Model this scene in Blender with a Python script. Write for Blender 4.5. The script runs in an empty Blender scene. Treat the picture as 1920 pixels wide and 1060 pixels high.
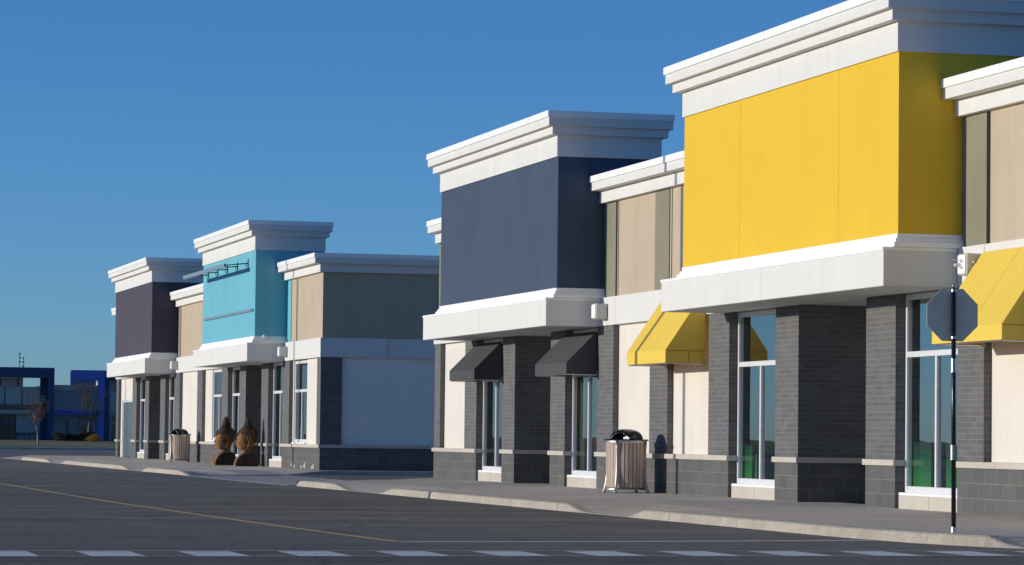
import bpy, bmesh, math, random
from mathutils import Vector, Matrix
random.seed(7)
S = bpy.context.scene
COL = S.collection

# ------------------------------------------------------------------ materials
def newmat(name):
    m = bpy.data.materials.new(name); m.use_nodes = True
    nt = m.node_tree; b = nt.nodes['Principled BSDF']
    return m, nt, b

def N(nt, t, **kw):
    n = nt.nodes.new(t)
    for k, v in kw.items(): setattr(n, k, v)
    return n

def mapping(nt, src='Object', scale=(1, 1, 1)):
    tc = N(nt, 'ShaderNodeTexCoord'); mp = N(nt, 'ShaderNodeMapping')
    mp.inputs['Scale'].default_value = scale
    nt.links.new(tc.outputs[src], mp.inputs['Vector'])
    return mp.outputs['Vector']

def noise(nt, vec, scale, detail=4, rough=.6):
    n = N(nt, 'ShaderNodeTexNoise')
    n.inputs['Scale'].default_value = scale; n.inputs['Detail'].default_value = detail; n.inputs['Roughness'].default_value = rough
    nt.links.new(vec, n.inputs['Vector'])
    return n.outputs['Fac']

def ramp(nt, fac, stops):
    r = N(nt, 'ShaderNodeValToRGB'); e = r.color_ramp.elements
    while len(e) < len(stops): e.new(.5)
    for i, (p, c) in enumerate(stops):
        e[i].position = p; e[i].color = c if len(c) == 4 else (*c, 1)
    nt.links.new(fac, r.inputs['Fac'])
    return r.outputs['Color']

def mix(nt, a, b, fac, mode='MIX'):
    m = N(nt, 'ShaderNodeMix', data_type='RGBA', blend_type=mode)
    for sock, v in ((m.inputs[6], a), (m.inputs[7], b), (m.inputs[0], fac)):
        if hasattr(v, 'is_output'): nt.links.new(v, sock)
        elif isinstance(v, (int, float)): sock.default_value = v
        else: sock.default_value = (*v, 1) if len(v) == 3 else v
    return m.outputs[2]

def bump(nt, b, h, strength=.3, dist=.01):
    n = N(nt, 'ShaderNodeBump'); n.inputs['Strength'].default_value = strength; n.inputs['Distance'].default_value = dist
    nt.links.new(h, n.inputs['Height']); nt.links.new(n.outputs['Normal'], b.inputs['Normal'])

def sc(c, k): return tuple(min(1, x * k) for x in c)

def stucco(name, c, var=.10, streak=.10, rough=.9, grain=60, bstr=.35):
    m, nt, b = newmat(name)
    v = mapping(nt); vs = mapping(nt, scale=(2.2, 2.2, .16))
    n1 = noise(nt, v, .8, 5); n2 = noise(nt, vs, 1.6, 4, .7); n3 = noise(nt, v, grain, 3)
    c1 = ramp(nt, n1, [(.3, sc(c, 1 - var)), (.7, sc(c, 1 + var * .5))])
    c2 = ramp(nt, n2, [(.35, (1 - streak,) * 3), (.6, (1, 1, 1))])
    col = mix(nt, c1, c2, 1.0, 'MULTIPLY')
    c3 = ramp(nt, n3, [(.3, (.93,) * 3), (.7, (1, 1, 1))])
    col = mix(nt, col, c3, 1.0, 'MULTIPLY')
    nt.links.new(col, b.inputs['Base Color']); b.inputs['Roughness'].default_value = rough
    b.inputs['Specular IOR Level'].default_value = .25
    bump(nt, b, n3, bstr, .012)
    return m

def plain(name, c, rough=.6, metal=0, var=.08, scale=12, spec=.4):
    m, nt, b = newmat(name)
    n1 = noise(nt, mapping(nt), scale, 4)
    nt.links.new(ramp(nt, n1, [(.3, sc(c, 1 - var)), (.7, sc(c, 1 + var))]), b.inputs['Base Color'])
    nt.links.new(ramp(nt, n1, [(.3, (rough * .85,) * 3), (.7, (min(1, rough * 1.1),) * 3)]), b.inputs['Roughness'])
    b.inputs['Metallic'].default_value = metal; b.inputs['Specular IOR Level'].default_value = spec
    return m

def bricks(name, c1, c2, mortar, w, h, ms, rough=.85, off=.5, dark=.35):
    m, nt, b = newmat(name)
    uv = mapping(nt, 'UV')
    def bt(cA, cB, cM, bias=0):
        t = N(nt, 'ShaderNodeTexBrick'); t.offset = off
        t.inputs['Scale'].default_value = 1; t.inputs['Brick Width'].default_value = w; t.inputs['Row Height'].default_value = h
        t.inputs['Mortar Size'].default_value = ms; t.inputs['Mortar Smooth'].default_value = .2; t.inputs['Bias'].default_value = bias
        for k, v in (('Color1', cA), ('Color2', cB), ('Mortar', cM)): t.inputs[k].default_value = (*v, 1)
        nt.links.new(uv, t.inputs['Vector']); return t
    t = bt(c1, c2, mortar, -.1)
    t2 = bt((1, 1, 1), (0, 0, 0), (1, 1, 1), -.6)
    # some bricks browner
    br = mix(nt, t.outputs['Color'], (c1[0] * 1.15, c1[1] * .95, c1[2] * .85), 0)
    inv = N(nt, 'ShaderNodeMath', operation='SUBTRACT'); inv.inputs[0].default_value = 1
    nt.links.new(t2.outputs['Color'], inv.inputs[1])
    mul = N(nt, 'ShaderNodeMath', operation='MULTIPLY'); mul.inputs[1].default_value = dark
    nt.links.new(inv.outputs[0], mul.inputs[0])
    col = mix(nt, t.outputs['Color'], (c1[0] * 1.1, c1[1] * .86, c1[2] * .76), mul.outputs[0])
    v = mapping(nt); n1 = noise(nt, v, 1.3, 5); n2 = noise(nt, v, 45, 3)
    col = mix(nt, col, ramp(nt, n1, [(.3, (.82,) * 3), (.7, (1.0,) * 3)]), 1, 'MULTIPLY')
    col = mix(nt, col, ramp(nt, n2, [(.3, (.85,) * 3), (.7, (1.0,) * 3)]), 1, 'MULTIPLY')
    nt.links.new(col, b.inputs['Base Color']); b.inputs['Roughness'].default_value = rough
    b.inputs['Specular IOR Level'].default_value = .3
    hh = mix(nt, n2, (0, 0, 0), t.outputs['Fac'])
    bump(nt, b, hh, .6, .008)
    return m

M = {}
M['white'] = stucco('white_stucco', (.78, .77, .735), .04, .035)
M['trim'] = plain('white_painted_metal', (.93, .93, .92), .45, 0, .03, 3)
M['cream'] = stucco('cream_stucco', (.80, .745, .665), .05, .05)
M['beige'] = stucco('beige_stucco', (.555, .455, .335), .06, .06)
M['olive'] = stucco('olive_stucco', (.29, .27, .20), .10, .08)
M['darkolive'] = stucco('dark_grey_stucco', (.49, .425, .30), .06, .04)
M['yellow'] = stucco('yellow_stucco', (.82, .535, .045), .03, .025)
M['navy'] = stucco('slate_blue_stucco', (.066, .096, .150), .09, .06)
M['teal'] = stucco('turquoise_stucco', (.165, .49, .60), .06, .06)
M['purple'] = stucco('dark_plum_stucco', (.085, .08, .108), .08, .05)
M['jointyellow'] = plain('yellow_joint_sealant', (.70, .46, .045), .8)
M['backing'] = plain('reveal_backing', (.12, .11, .09), .9)
M['brick'] = bricks('charcoal_brick', (.172, .174, .182), (.132, .134, .142), (.27, .24, .195), .29, .0845, .006)
M['block'] = bricks('charcoal_block', (.150, .148, .146), (.122, .121, .121), (.25, .22, .175), .44, .2233, .007, dark=.15)
M['stone'] = stucco('pale_stone_cap', (.58, .53, .46), .08, .03, .8)
M['lavender'] = stucco('pale_lavender_stucco', (.93, .93, .85), .04, .03)
M['whitejoint'] = plain('pale_joint_sealant', (.62, .61, .59), .8)
M['soffit'] = plain('white_soffit_panel', (.62, .61, .58), .7)
M['alu'] = plain('pale_aluminium_frame', (.78, .78, .78), .4, .15, .04)
M['black_fabric'] = stucco('black_awning_canvas', (.085, .084, .086), .10, .06, .75, 120, .15)
M['yellow_fabric'] = stucco('yellow_awning_canvas', (1, .74, .12), .03, .03, .7, 120, .12)
def translucent(m, k, c):
    nt = m.node_tree; b = nt.nodes['Principled BSDF']; out = nt.nodes['Material Output']
    t = N(nt, 'ShaderNodeBsdfTranslucent'); t.inputs['Color'].default_value = (*c, 1)
    mx = N(nt, 'ShaderNodeMixShader'); mx.inputs[0].default_value = k
    nt.links.new(b.outputs[0], mx.inputs[1]); nt.links.new(t.outputs[0], mx.inputs[2]); nt.links.new(mx.outputs[0], out.inputs['Surface'])
translucent(M['yellow_fabric'], .17, (1, .42, .02))
M['yseam'] = plain('amber_seam_tape', (.55, .30, .03), .8)
M['roof'] = plain('grey_roof_membrane', (.3, .3, .3), .9)
M['box'] = plain('pale_grey_lamp_housing', (.60, .58, .54), .5)
M['dark'] = plain('dark_interior', (.035, .04, .045), .8)
M['interior'] = plain('shop_interior_blue_grey', (.10, .12, .14), .8)
M['green'] = plain('green_display_panel', (.10, .62, .10), .5)
def green_fade():
    m, nt, b = newmat('green_fading_panel')
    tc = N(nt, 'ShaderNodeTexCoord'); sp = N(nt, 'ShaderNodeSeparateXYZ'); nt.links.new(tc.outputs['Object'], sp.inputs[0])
    nt.links.new(ramp(nt, sp.outputs['Z'], [(.25, (.18, .88, .15)), (.6, (.10, .55, .12)), (1.0, (.04, .14, .09))]), b.inputs['Base Color']); b.inputs['Roughness'].default_value = .5  # bright green at the foot, darker towards the top
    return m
M['green'] = green_fade()
M['door'] = plain('blue_grey_steel_door', (.10, .125, .14), .35, 0, .06, 6, .6)
M['paper'] = plain('white_paper_notice', (.8, .82, .82), .8)
M['blind'] = stucco('pale_striped_curtain', (.42, .36, .24), .3, .4)
M['galv'] = plain('galvanised_steel', (.55, .56, .57), .35, .85, .12, 25)
M['blackmetal'] = plain('black_powder_coated_metal', (.012, .012, .013), .28, 0, .2, 20, .5)
M['steel'] = plain('brushed_silver_steel', (.42, .42, .42), .42, .9, .10, 30)
M['signback'] = plain('bare_aluminium_sign_back', (1.0, .73, .54), .6, 0, .12, 3)
M['red'] = plain('red_sign_face', (.5, .02, .02), .4)

def glass(name, tint=.35, blue=(.9, 1.0, 1.02), ior=2.0):
    m = bpy.data.materials.new(name); m.use_nodes = True
    nt = m.node_tree; nt.nodes.clear()
    out = N(nt, 'ShaderNodeOutputMaterial'); mx = N(nt, 'ShaderNodeMixShader')
    g = N(nt, 'ShaderNodeBsdfGlossy'); g.inputs['Roughness'].default_value = .012
    g.inputs['Color'].default_value = (.9, .95, .97, 1)
    t = N(nt, 'ShaderNodeBsdfTransparent'); t.inputs['Color'].default_value = (tint * blue[0], tint * blue[1], min(1, tint * blue[2]), 1)
    f = N(nt, 'ShaderNodeFresnel'); f.inputs['IOR'].default_value = ior
    n1 = noise(nt, mapping(nt), .55, 2)
    b = N(nt, 'ShaderNodeBump'); b.inputs['Strength'].default_value = .12; b.inputs['Distance'].default_value = .02
    nt.links.new(n1, b.inputs['Height']); nt.links.new(b.outputs[0], g.inputs['Normal'])
    ge = N(nt, 'ShaderNodeNewGeometry'); sb = N(nt, 'ShaderNodeMath', operation='SUBTRACT'); sb.inputs[0].default_value = 1
    nt.links.new(ge.outputs['Backfacing'], sb.inputs[1])
    ml = N(nt, 'ShaderNodeMath', operation='MULTIPLY'); nt.links.new(sb.outputs[0], ml.inputs[0]); nt.links.new(f.outputs[0], ml.inputs[1])
    nt.links.new(ml.outputs[0], mx.inputs[0]); nt.links.new(t.outputs[0], mx.inputs[1]); nt.links.new(g.outputs[0], mx.inputs[2])
    nt.links.new(mx.outputs[0], out.inputs['Surface'])
    return m
M['glass'] = glass('tinted_window_glass', .84, ior=5.5)
M['lens'] = plain('clear_lamp_lens', (.7, .72, .74), .1, 0, .03, 10, .8)

def asphalt():
    m, nt, b = newmat('worn_asphalt')
    v = mapping(nt); n1 = noise(nt, v, .12, 6, .65); n2 = noise(nt, v, 40, 4, .7); n4 = noise(nt, v, 1.1, 5, .65)
    vl = mapping(nt, scale=(.02, .55, 1)); n3 = noise(nt, vl, 1.0, 5, .65)
    c = ramp(nt, n1, [(.3, (.30, .284, .262)), (.7, (.40, .378, .35))])
    c = mix(nt, c, ramp(nt, n3, [(.36, (.72,) * 3), (.6, (1, 1, 1))]), 1, 'MULTIPLY')
    c = mix(nt, c, ramp(nt, n4, [(.3, (.86,) * 3), (.65, (1, 1, 1))]), 1, 'MULTIPLY')
    n5 = noise(nt, v, .45, 3, .5)
    c = mix(nt, c, ramp(nt, n5, [(.60, (1, 1, 1)), (.68, (.74, .74, .75))]), 1, 'MULTIPLY')
    n6 = noise(nt, v, 2.6, 2, .5)
    c = mix(nt, c, ramp(nt, n6, [(.68, (1, 1, 1)), (.74, (.62, .62, .63))]), 1, 'MULTIPLY')
    c = mix(nt, c, ramp(nt, n2, [(.3, (.6,) * 3), (.72, (1.15, 1.13, 1.1))]), 1, 'MULTIPLY')
    # hairline cracks
    vo = N(nt, 'ShaderNodeTexVoronoi', feature='DISTANCE_TO_EDGE'); vo.inputs['Scale'].default_value = .13
    wv = N(nt, 'ShaderNodeVectorMath', operation='ADD'); nt.links.new(v, wv.inputs[0])
    nz = N(nt, 'ShaderNodeTexNoise'); nz.inputs['Scale'].default_value = .5; nt.links.new(v, nz.inputs['Vector'])
    nt.links.new(nz.outputs['Color'], wv.inputs[1]); nt.links.new(wv.outputs[0], vo.inputs['Vector'])
    c = mix(nt, c, ramp(nt, vo.outputs['Distance'], [(.0, (.62,) * 3), (.005, (1, 1, 1))]), 1, 'MULTIPLY')
    nt.links.new(c, b.inputs['Base Color']); b.inputs['Roughness'].default_value = .9
    b.inputs['Specular IOR Level'].default_value = .2
    bump(nt, b, n2, 1.0, .05)
    return m
M['asphalt'] = asphalt()

def concrete(name, c, big=.5, spots=True):
    m, nt, b = newmat(name)
    v = mapping(nt); n1 = noise(nt, v, big, 6, .65); n2 = noise(nt, v, 50, 4); n3 = noise(nt, v, 5, 5, .7)
    col = ramp(nt, n1, [(.3, sc(c, .84)), (.7, sc(c, 1.08))])
    col = mix(nt, col, ramp(nt, n3, [(.3, (.82, .81, .80)), (.6, (1, 1, 1))]), 1, 'MULTIPLY')
    col = mix(nt, col, ramp(nt, n2, [(.28, (.75,) * 3), (.6, (1, 1, 1))]), 1, 'MULTIPLY')
    nt.links.new(col, b.inputs['Base Color']); b.inputs['Roughness'].default_value = .9
    b.inputs['Specular IOR Level'].default_value = .25
    bump(nt, b, n2, 1.0, .04)
    return m, nt, b, col
def sidewalk_mat():
    m, nt, b, col = concrete('sidewalk_concrete', (.83, .755, .65))
    tc = mapping(nt, 'UV')
    t = N(nt, 'ShaderNodeTexBrick'); t.offset = 0
    t.inputs['Scale'].default_value = 1; t.inputs['Brick Width'].default_value = 1.5; t.inputs['Row Height'].default_value = 1.52
    t.inputs['Mortar Size'].default_value = .008; t.inputs['Bias'].default_value = 0
    for k, vv in (('Color1', (1, 1, 1)), ('Color2', (.9, .9, .9)), ('Mortar', (.45, .44, .42))): t.inputs[k].default_value = (*vv, 1)
    nt.links.new(tc, t.inputs['Vector'])
    nt.links.new(mix(nt, col, t.outputs['Color'], 1, 'MULTIPLY'), b.inputs['Base Color'])
    return m
M['sidewalk'] = sidewalk_mat()
M['kerb'] = concrete('kerb_concrete', (.70, .63, .52), .9)[0]

def worn_paint(name, c):
    m, nt, b = newmat(name)
    v = mapping(nt); n1 = noise(nt, v, 9, 5, .75); n2 = noise(nt, v, 1.2, 4)
    f = mix(nt, n1, n2, .45)
    col = ramp(nt, f, [(.33, (.2, .19, .18)), (.43, c), (.8, sc(c, 1.1))])
    nt.links.new(col, b.inputs['Base Color']); b.inputs['Roughness'].default_value = .8
    bump(nt, b, noise(nt, v, 45, 3), 1, .05)
    return m
M['paint'] = worn_paint('worn_white_road_paint', (.93, .93, .90))
M['ypaint'] = worn_paint('worn_yellow_road_paint', (.80, .60, .27))

def lawn_mat():
    m, nt, b = newmat('dry_autumn_grass')
    v = mapping(nt); n1 = noise(nt, v, .35, 6, .7); n2 = noise(nt, v, 6, 5, .8)
    c = ramp(nt, n1, [(.3, (.15, .16, .05)), (.5, (.27, .24, .09)), (.7, (.42, .34, .17))])
    c = mix(nt, c, ramp(nt, n2, [(.3, (.5,) * 3), (.7, (1.1,) * 3)]), 1, 'MULTIPLY')
    nt.links.new(c, b.inputs['Base Color']); b.inputs['Roughness'].default_value = 1
    bump(nt, b, n2, 1, .1); return m
M['lawn'] = lawn_mat()

def wood_mat():
    m, nt, b = newmat('weathered_cedar_slats')
    v = mapping(nt, scale=(14, 14, .9)); n1 = noise(nt, v, 2.0, 6, .7)
    vv = mapping(nt, 'UV'); wn = N(nt, 'ShaderNodeTexWhiteNoise', noise_dimensions='2D')
    nt.links.new(vv, wn.inputs['Vector'])
    c = ramp(nt, n1, [(.28, (.42, .32, .25)), (.55, (.62, .50, .41)), (.75, (.72, .61, .52))])
    c = mix(nt, c, ramp(nt, wn.outputs['Value'], [(0, (.72, .70, .68)), (1, (1.1, 1.05, 1.02))]), 1, 'MULTIPLY')
    nt.links.new(c, b.inputs['Base Color']); b.inputs['Roughness'].default_value = .75
    bump(nt, b, n1, .4, .004); return m
M['wood'] = wood_mat()

def statue_mat(name, c, hair=False):
    m, nt, b = newmat(name)
    v = mapping(nt); n1 = noise(nt, v, 3.2, 6, .7); n2 = noise(nt, v, 40, 4, .7)
    col = ramp(nt, n1, [(.38, sc(c, .30)), (.53, c), (.62, sc(c, 1.15)), (.76, (.36, .28, .20))])
    col = mix(nt, col, ramp(nt, n2, [(.3, (.6,) * 3), (.7, (1.05,) * 3)]), 1, 'MULTIPLY')
    nt.links.new(col, b.inputs['Base Color']); b.inputs['Roughness'].default_value = .9
    bump(nt, b, n2, .7, .012); return m
M['terracotta'] = statue_mat('weathered_terracotta', (.36, .175, .07))
M['statue_hair'] = statue_mat('dark_weathered_terracotta', (.075, .055, .040))
M['statue_shade'] = statue_mat('shade_toned_terracotta', (.07, .045, .03))  # terracotta darkened to hold the shade of the flat sides
M['bark'] = plain('pale_bark', (.32, .28, .25), .9, 0, .25, 8)
M['twig'] = plain('reddish_twig', (.21, .14, .11), .9, 0, .25, 8)

# ------------------------------------------------------------------ mesh builder
class MB:
    def __init__(s): s.v = []; s.f = []; s.uv = {}
    def add(s, vs, fs):
        o = len(s.v); s.v += [tuple(v) for v in vs]; s.f += [tuple(i + o for i in f) for f in fs]; return s
    def box(s, x0, x1, y0, y1, z0, z1):
        x0, x1 = sorted((x0, x1)); y0, y1 = sorted((y0, y1)); z0, z1 = sorted((z0, z1))
        return s.add([(x0, y0, z0), (x1, y0, z0), (x1, y1, z0), (x0, y1, z0), (x0, y0, z1), (x1, y0, z1), (x1, y1, z1), (x0, y1, z1)],
                     [(3, 2, 1, 0), (4, 5, 6, 7), (0, 1, 5, 4), (1, 2, 6, 5), (2, 3, 7, 6), (3, 0, 4, 7)])
    def prism_y(s, poly, y0, y1):       # poly in (x,z)
        n = len(poly); vs = [(x, y0, z) for x, z in poly] + [(x, y1, z) for x, z in poly]
        fs = [tuple(range(n)), tuple(range(2 * n - 1, n - 1, -1))] + [(i, i + n, (i + 1) % n + n, (i + 1) % n) for i in range(n)]
        return s.add(vs, fs)
    def prism_z(s, poly, z0, z1):
        n = len(poly); vs = [(x, y, z0) for x, y in poly] + [(x, y, z1) for x, y in poly]
        fs = [tuple(range(n - 1, -1, -1)), tuple(range(n, 2 * n))] + [(i, (i + 1) % n, (i + 1) % n + n, i + n) for i in range(n)]
        return s.add(vs, fs)
    def tube(s, pts, rad, n=8, cap=True):
        pts = [Vector(p) for p in pts]
        if not isinstance(rad, (list, tuple)): rad = [rad] * len(pts)
        vs = []; up = None
        for i, p in enumerate(pts):
            d = (pts[min(i + 1, len(pts) - 1)] - pts[max(i - 1, 0)]).normalized()
            a = d.orthogonal().normalized() if up is None else (up - d * up.dot(d)).normalized()
            up = a; b = d.cross(a)
            for k in range(n):
                t = 2 * math.pi * k / n; vs.append(p + (a * math.cos(t) + b * math.sin(t)) * rad[i])
        fs = [(i * n + k, i * n + (k + 1) % n, (i + 1) * n + (k + 1) % n, (i + 1) * n + k) for i in range(len(pts) - 1) for k in range(n)]
        if cap: fs += [tuple(range(n - 1, -1, -1)), tuple(range((len(pts) - 1) * n, len(pts) * n))]
        return s.add(vs, fs)
    def lathe(s, prof, c=(0, 0), n=32, close=False):    # prof (r,z)
        vs = []; fs = []; m = len(prof)
        for r, z in prof:
            for k in range(n):
                t = 2 * math.pi * k / n; vs.append((c[0] + r * math.cos(t), c[1] + r * math.sin(t), z))
        for i in range(m - 1 if not close else m):
            for k in range(n):
                j = (i + 1) % m
                fs.append((i * n + k, i * n + (k + 1) % n, j * n + (k + 1) % n, j * n + k))
        return s.add(vs, fs)
    def rot(s, ang, c):
        ca, sa = math.cos(ang), math.sin(ang)
        s.v = [(c[0] + (x - c[0]) * ca - (y - c[1]) * sa, c[1] + (x - c[0]) * sa + (y - c[1]) * ca, z) for x, y, z in s.v]; return s
    def build(s, name, mat, parent=None, smooth=False, bevel=0, root=None):
        base = Vector((0, 0, 0))
        p = parent
        while p is not None:
            base += p.location; p = p.parent
        me = bpy.data.meshes.new(name)
        loc = Vector(root) if root is not None else Vector((0, 0, 0))
        me.from_pydata([tuple(Vector(v) - base - loc) for v in s.v], [], s.f)
        ul = me.uv_layers.new(name='UVMap')
        me.update()
        for p in me.polygons:
            n = p.normal
            for li, vi in zip(p.loop_indices, p.vertices):
                x, y, z = s.v[vi]
                if p.index in s.uv: ul.data[li].uv = s.uv[p.index]
                elif abs(n.z) > .75: ul.data[li].uv = (x, y)
                elif abs(n.x) >= abs(n.y): ul.data[li].uv = (y, z)
                else: ul.data[li].uv = (x, z)
            p.use_smooth = smooth
        me.materials.append(mat)
        bm = bmesh.new(); bm.from_mesh(me); bmesh.ops.recalc_face_normals(bm, faces=bm.faces); bm.to_mesh(me); bm.free()
        o = bpy.data.objects.new(name, me); COL.objects.link(o)
        o.location = loc
        if parent: o.parent = parent
        if bevel:
            b = o.modifiers.new('bevel', 'BEVEL'); b.width = bevel; b.segments = 2; b.limit_method = 'ANGLE'
        return o

def tag(o, label=None, cat=None, group=None, kind=None):
    if label: o['label'] = label
    if cat: o['category'] = cat
    if group: o['group'] = group
    if kind: o['kind'] = kind
    return o
def thing(name, label, cat, loc=(0, 0, 0), group=None):
    o = bpy.data.objects.new(name, None); COL.objects.link(o); o.location = loc; o.empty_display_size = .3
    return tag(o, label, cat, group)
def struct(mb, name, mat, **k):
    return tag(mb.build(name, mat, **k), kind='structure')
def bx(*a): return MB().box(*a)

# ------------------------------------------------------------------ storefront building
XB, XC, XW, XU, XP = 18.50, 18.45, 18.62, 18.55, 18.60      # brick face, cap face, cream wall, upper wall, backing
ZC0, ZC1, ZB0, ZB1 = .67, .765, 3.385, 3.965                 # cap, band
ZF0, ZF1, ZT1, ZK1 = 5.935, 6.19, 6.36, 6.49                 # parapet frieze, tier, coping

def split(y0, y1, step, gap):
    y0, y1 = sorted((y0, y1)); n = max(1, round((y1 - y0) / step)); w = (y1 - y0) / n
    return [(y0 + i * w + (gap / 2 if i else 0), y0 + (i + 1) * w - (gap / 2 if i < n - 1 else 0)) for i in range(n)]

def pier(root, ya, yb, depth=.3, wrap=True):
    return bx(XB, XB + depth, ya, yb, ZC1, ZB0).build('brick_pier', M['brick'], root)

def base(root, ya, yb, depth=.3, endcap=True):
    ya, yb = sorted((ya, yb))
    b = bx(XB, XB + depth, ya, yb, 0, ZC0).build('block_base', M['block'], root)
    mb = MB()
    segs = split(ya - .05, yb + .03, 1.5, .006)
    for p, q in segs: mb.box(XC, XB + depth - .01 if depth < 1 else XB + depth + .0, p, q, ZC0, ZC1 - .0005)
    mb.build('stone_cap', M['stone'], b, bevel=.006)
    return b

def wall(root, ya, yb, z0=ZC1, z1=ZB0):
    return bx(XW, XW + .2, ya, yb, z0, z1).build('stucco_wall', M['cream'], root)

def window(root, ya, yb, z0=.21, z1=3.37, sillwall=True, mull=(.5,), upper=None, items=(), trans=2.42, x=18.66, frame_l=True):
    """ya > yb : left and right edge as seen from the street"""
    f = .07; d = .09
    y1, y0 = max(ya, yb), min(ya, yb)
    zs = z0 + .045
    mb = MB()
    mb.box(x, x + d, y0, y0 + f, zs, z1).box(x, x + d, y1 - f, y1, zs, z1)
    mb.box(x + .002, x + d - .002, y0 + f, y1 - f, zs, zs + .10).box(x + .002, x + d - .002, y0 + f, y1 - f, z1 - .09, z1)
    mb.box(x - .006, x + d, y0 + f, y1 - f, trans - .045, trans + .045)
    ms = [y1 - (y1 - y0) * t for t in mull]
    for m in ms: mb.box(x + .001, x + d - .004, m - .03, m + .03, zs + .10, trans - .045)
    w = mb.build('window', M['alu'], root, bevel=.006)
    # panes
    cuts = [y1 - f] + ms + [y0 + f]
    bx(x + .045, x + .052, y0 + f, y1 - f, trans + .045, z1 - .09).build('pane', M['glass'], w)
    for i in range(len(cuts) - 1):
        a = cuts[i] - (.03 if i else 0); b = cuts[i + 1] + (.03 if i < len(cuts) - 2 else 0)
        bx(x + .045, x + .052, b, a, zs + .10, trans - .045).build('pane', M['glass'], w)
    bx(x - .10, x + d + .02, y0 - .004, y1 + .004, z0, zs).build('sill', M['trim'], w, bevel=.006)
    # room behind
    xb = x + d + .03; xe = x + 1.6
    rm = MB()
    rm.add([(xb, y0 - .3, 0), (xe, y0 - .3, 0), (xe, y1 + .3, 0), (xb, y1 + .3, 0), (xb, y0 - .3, z1 + .1), (xe, y0 - .3, z1 + .1), (xe, y1 + .3, z1 + .1), (xb, y1 + .3, z1 + .1)],
           [(0, 1, 2, 3), (7, 6, 5, 4), (0, 4, 5, 1), (1, 5, 6, 2), (2, 6, 7, 3)])
    rm.build('shop_interior', M['interior'], w)
    for kind, a, b, p, q, dx in items:
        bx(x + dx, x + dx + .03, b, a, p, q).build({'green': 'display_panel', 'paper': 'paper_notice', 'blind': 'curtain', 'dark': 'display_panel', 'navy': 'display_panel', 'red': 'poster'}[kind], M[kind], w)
    if sillwall:
        mb = MB()
        for p, q in split(y0, y1, 1.25, .012): mb.box(XB + .06, XB + .24, p, q, 0, z0)
        mb.build('sill_wall', M['stone'], root)
    return w

def tower(root, yr, yl, mat, jm=None, joints=()):
    xf, xk = 17.53, 19.74
    t = bx(xf, xk, yr, yl, 4.155, 6.895).build('tower', mat, root)
    def ring(o, z0, z1, xb=None):
        return MB().box(xf - o, xk + o * .7, yr - o, yl + o, z0, z1)
    ring(.035, 6.89, 7.345).build('frieze', M['white'], t)
    mb = ring(.18, 7.342, 7.51); mb.v += []; mb.build('cornice', M['white'], t)
    ring(.285, 7.507, 7.685).build('cornice', M['white'], t)
    cm = MB(); cm.box(xf - .300, xk + .20, yr - .300, yl + .300, 7.684, 7.812)
    for p, q in split(yr - .315, yl + .315, 2.6, .012): cm.box(xf - .315, xf + .1, p, q, 7.682, 7.815)
    cm.box(xf + .1, xk + .22, yr - .315, yr - .2, 7.682, 7.8145); cm.box(xf + .1, xk + .22, yl + .2, yl + .315, 7.682, 7.8145)
    cm.build('coping', M['trim'], t)
    mm = MB()
    mm.box(xf - .022, xk, yr - .022, yl + .022, 4.085, 4.156).box(xf - .055, xk, yr - .055, yl + .055, 4.028, 4.084).box(xf - .095, xk, yr - .095, yl + .095, 3.955, 4.027)
    mm.build('base_moulding', M['trim'], t)
    for y in split(yr, yl, 5.2, 0)[1:]: bx(xf - .0375, xf - .03, y[0] - .006, y[0] + .006, 6.892, 7.34).build('control_joint', M['whitejoint'], t)
    for y in joints: bx(xf - .003, xf + .01, y - .008, y + .008, 4.16, 6.888).build('control_joint', jm, t)
    return t

def canopy(root, yr, yl):
    c = bx(17.30, XB - .026, yr, yl, 3.372, 3.905).build('canopy', M['white'], root)
    bx(17.285, XB - .03, yr - .013, yl + .013, 3.903, 3.953).build('coping', M['trim'], c)
    for y in split(yr, yl, 5.6, 0)[1:]: bx(17.2975, 17.31, y[0] - .005, y[0] + .005, 3.375, 3.90).build('control_joint', M['whitejoint'], c)
    mb = MB()
    for p, q in split(yr + .02, yl - .02, 1.2, .01): mb.box(17.32, 17.9, p, q, 3.366, 3.374).box(17.91, 18.46, p, q, 3.366, 3.374)
    mb.build('soffit', M['soffit'], c)
    return c

def band(root, segs):
    mb = MB()
    for a, b in segs:
        mb.box(18.48, 18.80, min(a, b) + .007, max(a, b) - .007, ZB0, ZB1)
    return mb.build('fascia_band', M['white'], root)

def upper(root, panels):
    """list of (mat, yl, yr)"""
    for mname, a, b in panels:
        bx(XU, XP, min(a, b), max(a, b), ZB1 + .001, ZF0 + .02).build('wall_panel', M[mname], root)
    ys = [y for p in panels for y in p[1:]]
    bx(XP + .001, XP + .2, min(ys), max(ys), ZB1 + .001, ZF0 + .02).build('upper_wall', M['backing'], root)

def parapet(root, yl, yr, endl=0, endr=0):
    y0, y1 = min(yl, yr), max(yl, yr)
    c = bx(18.43, 18.80, y0 - endr * .07, y1 + endl * .07, ZF0, ZF1).build('parapet_cornice', M['white'], root)
    bx(18.23, 18.80, y0 - endr * .27, y1 + endl * .27, ZF1 - .002, ZT1).build('cornice', M['white'], c)
    mb = MB(); mb.box(18.215, 18.80, y0 - endr * .285, y1 + endl * .285, ZT1 + .001, ZK1 - .003)
    for p, q in split(y0 - endr * .3, y1 + endl * .3, 2.4, .012): mb.box(18.20, 18.5, p, q, ZT1 - .002, ZK1)
    mb.build('coping', M['trim'], c)
    return c

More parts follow.
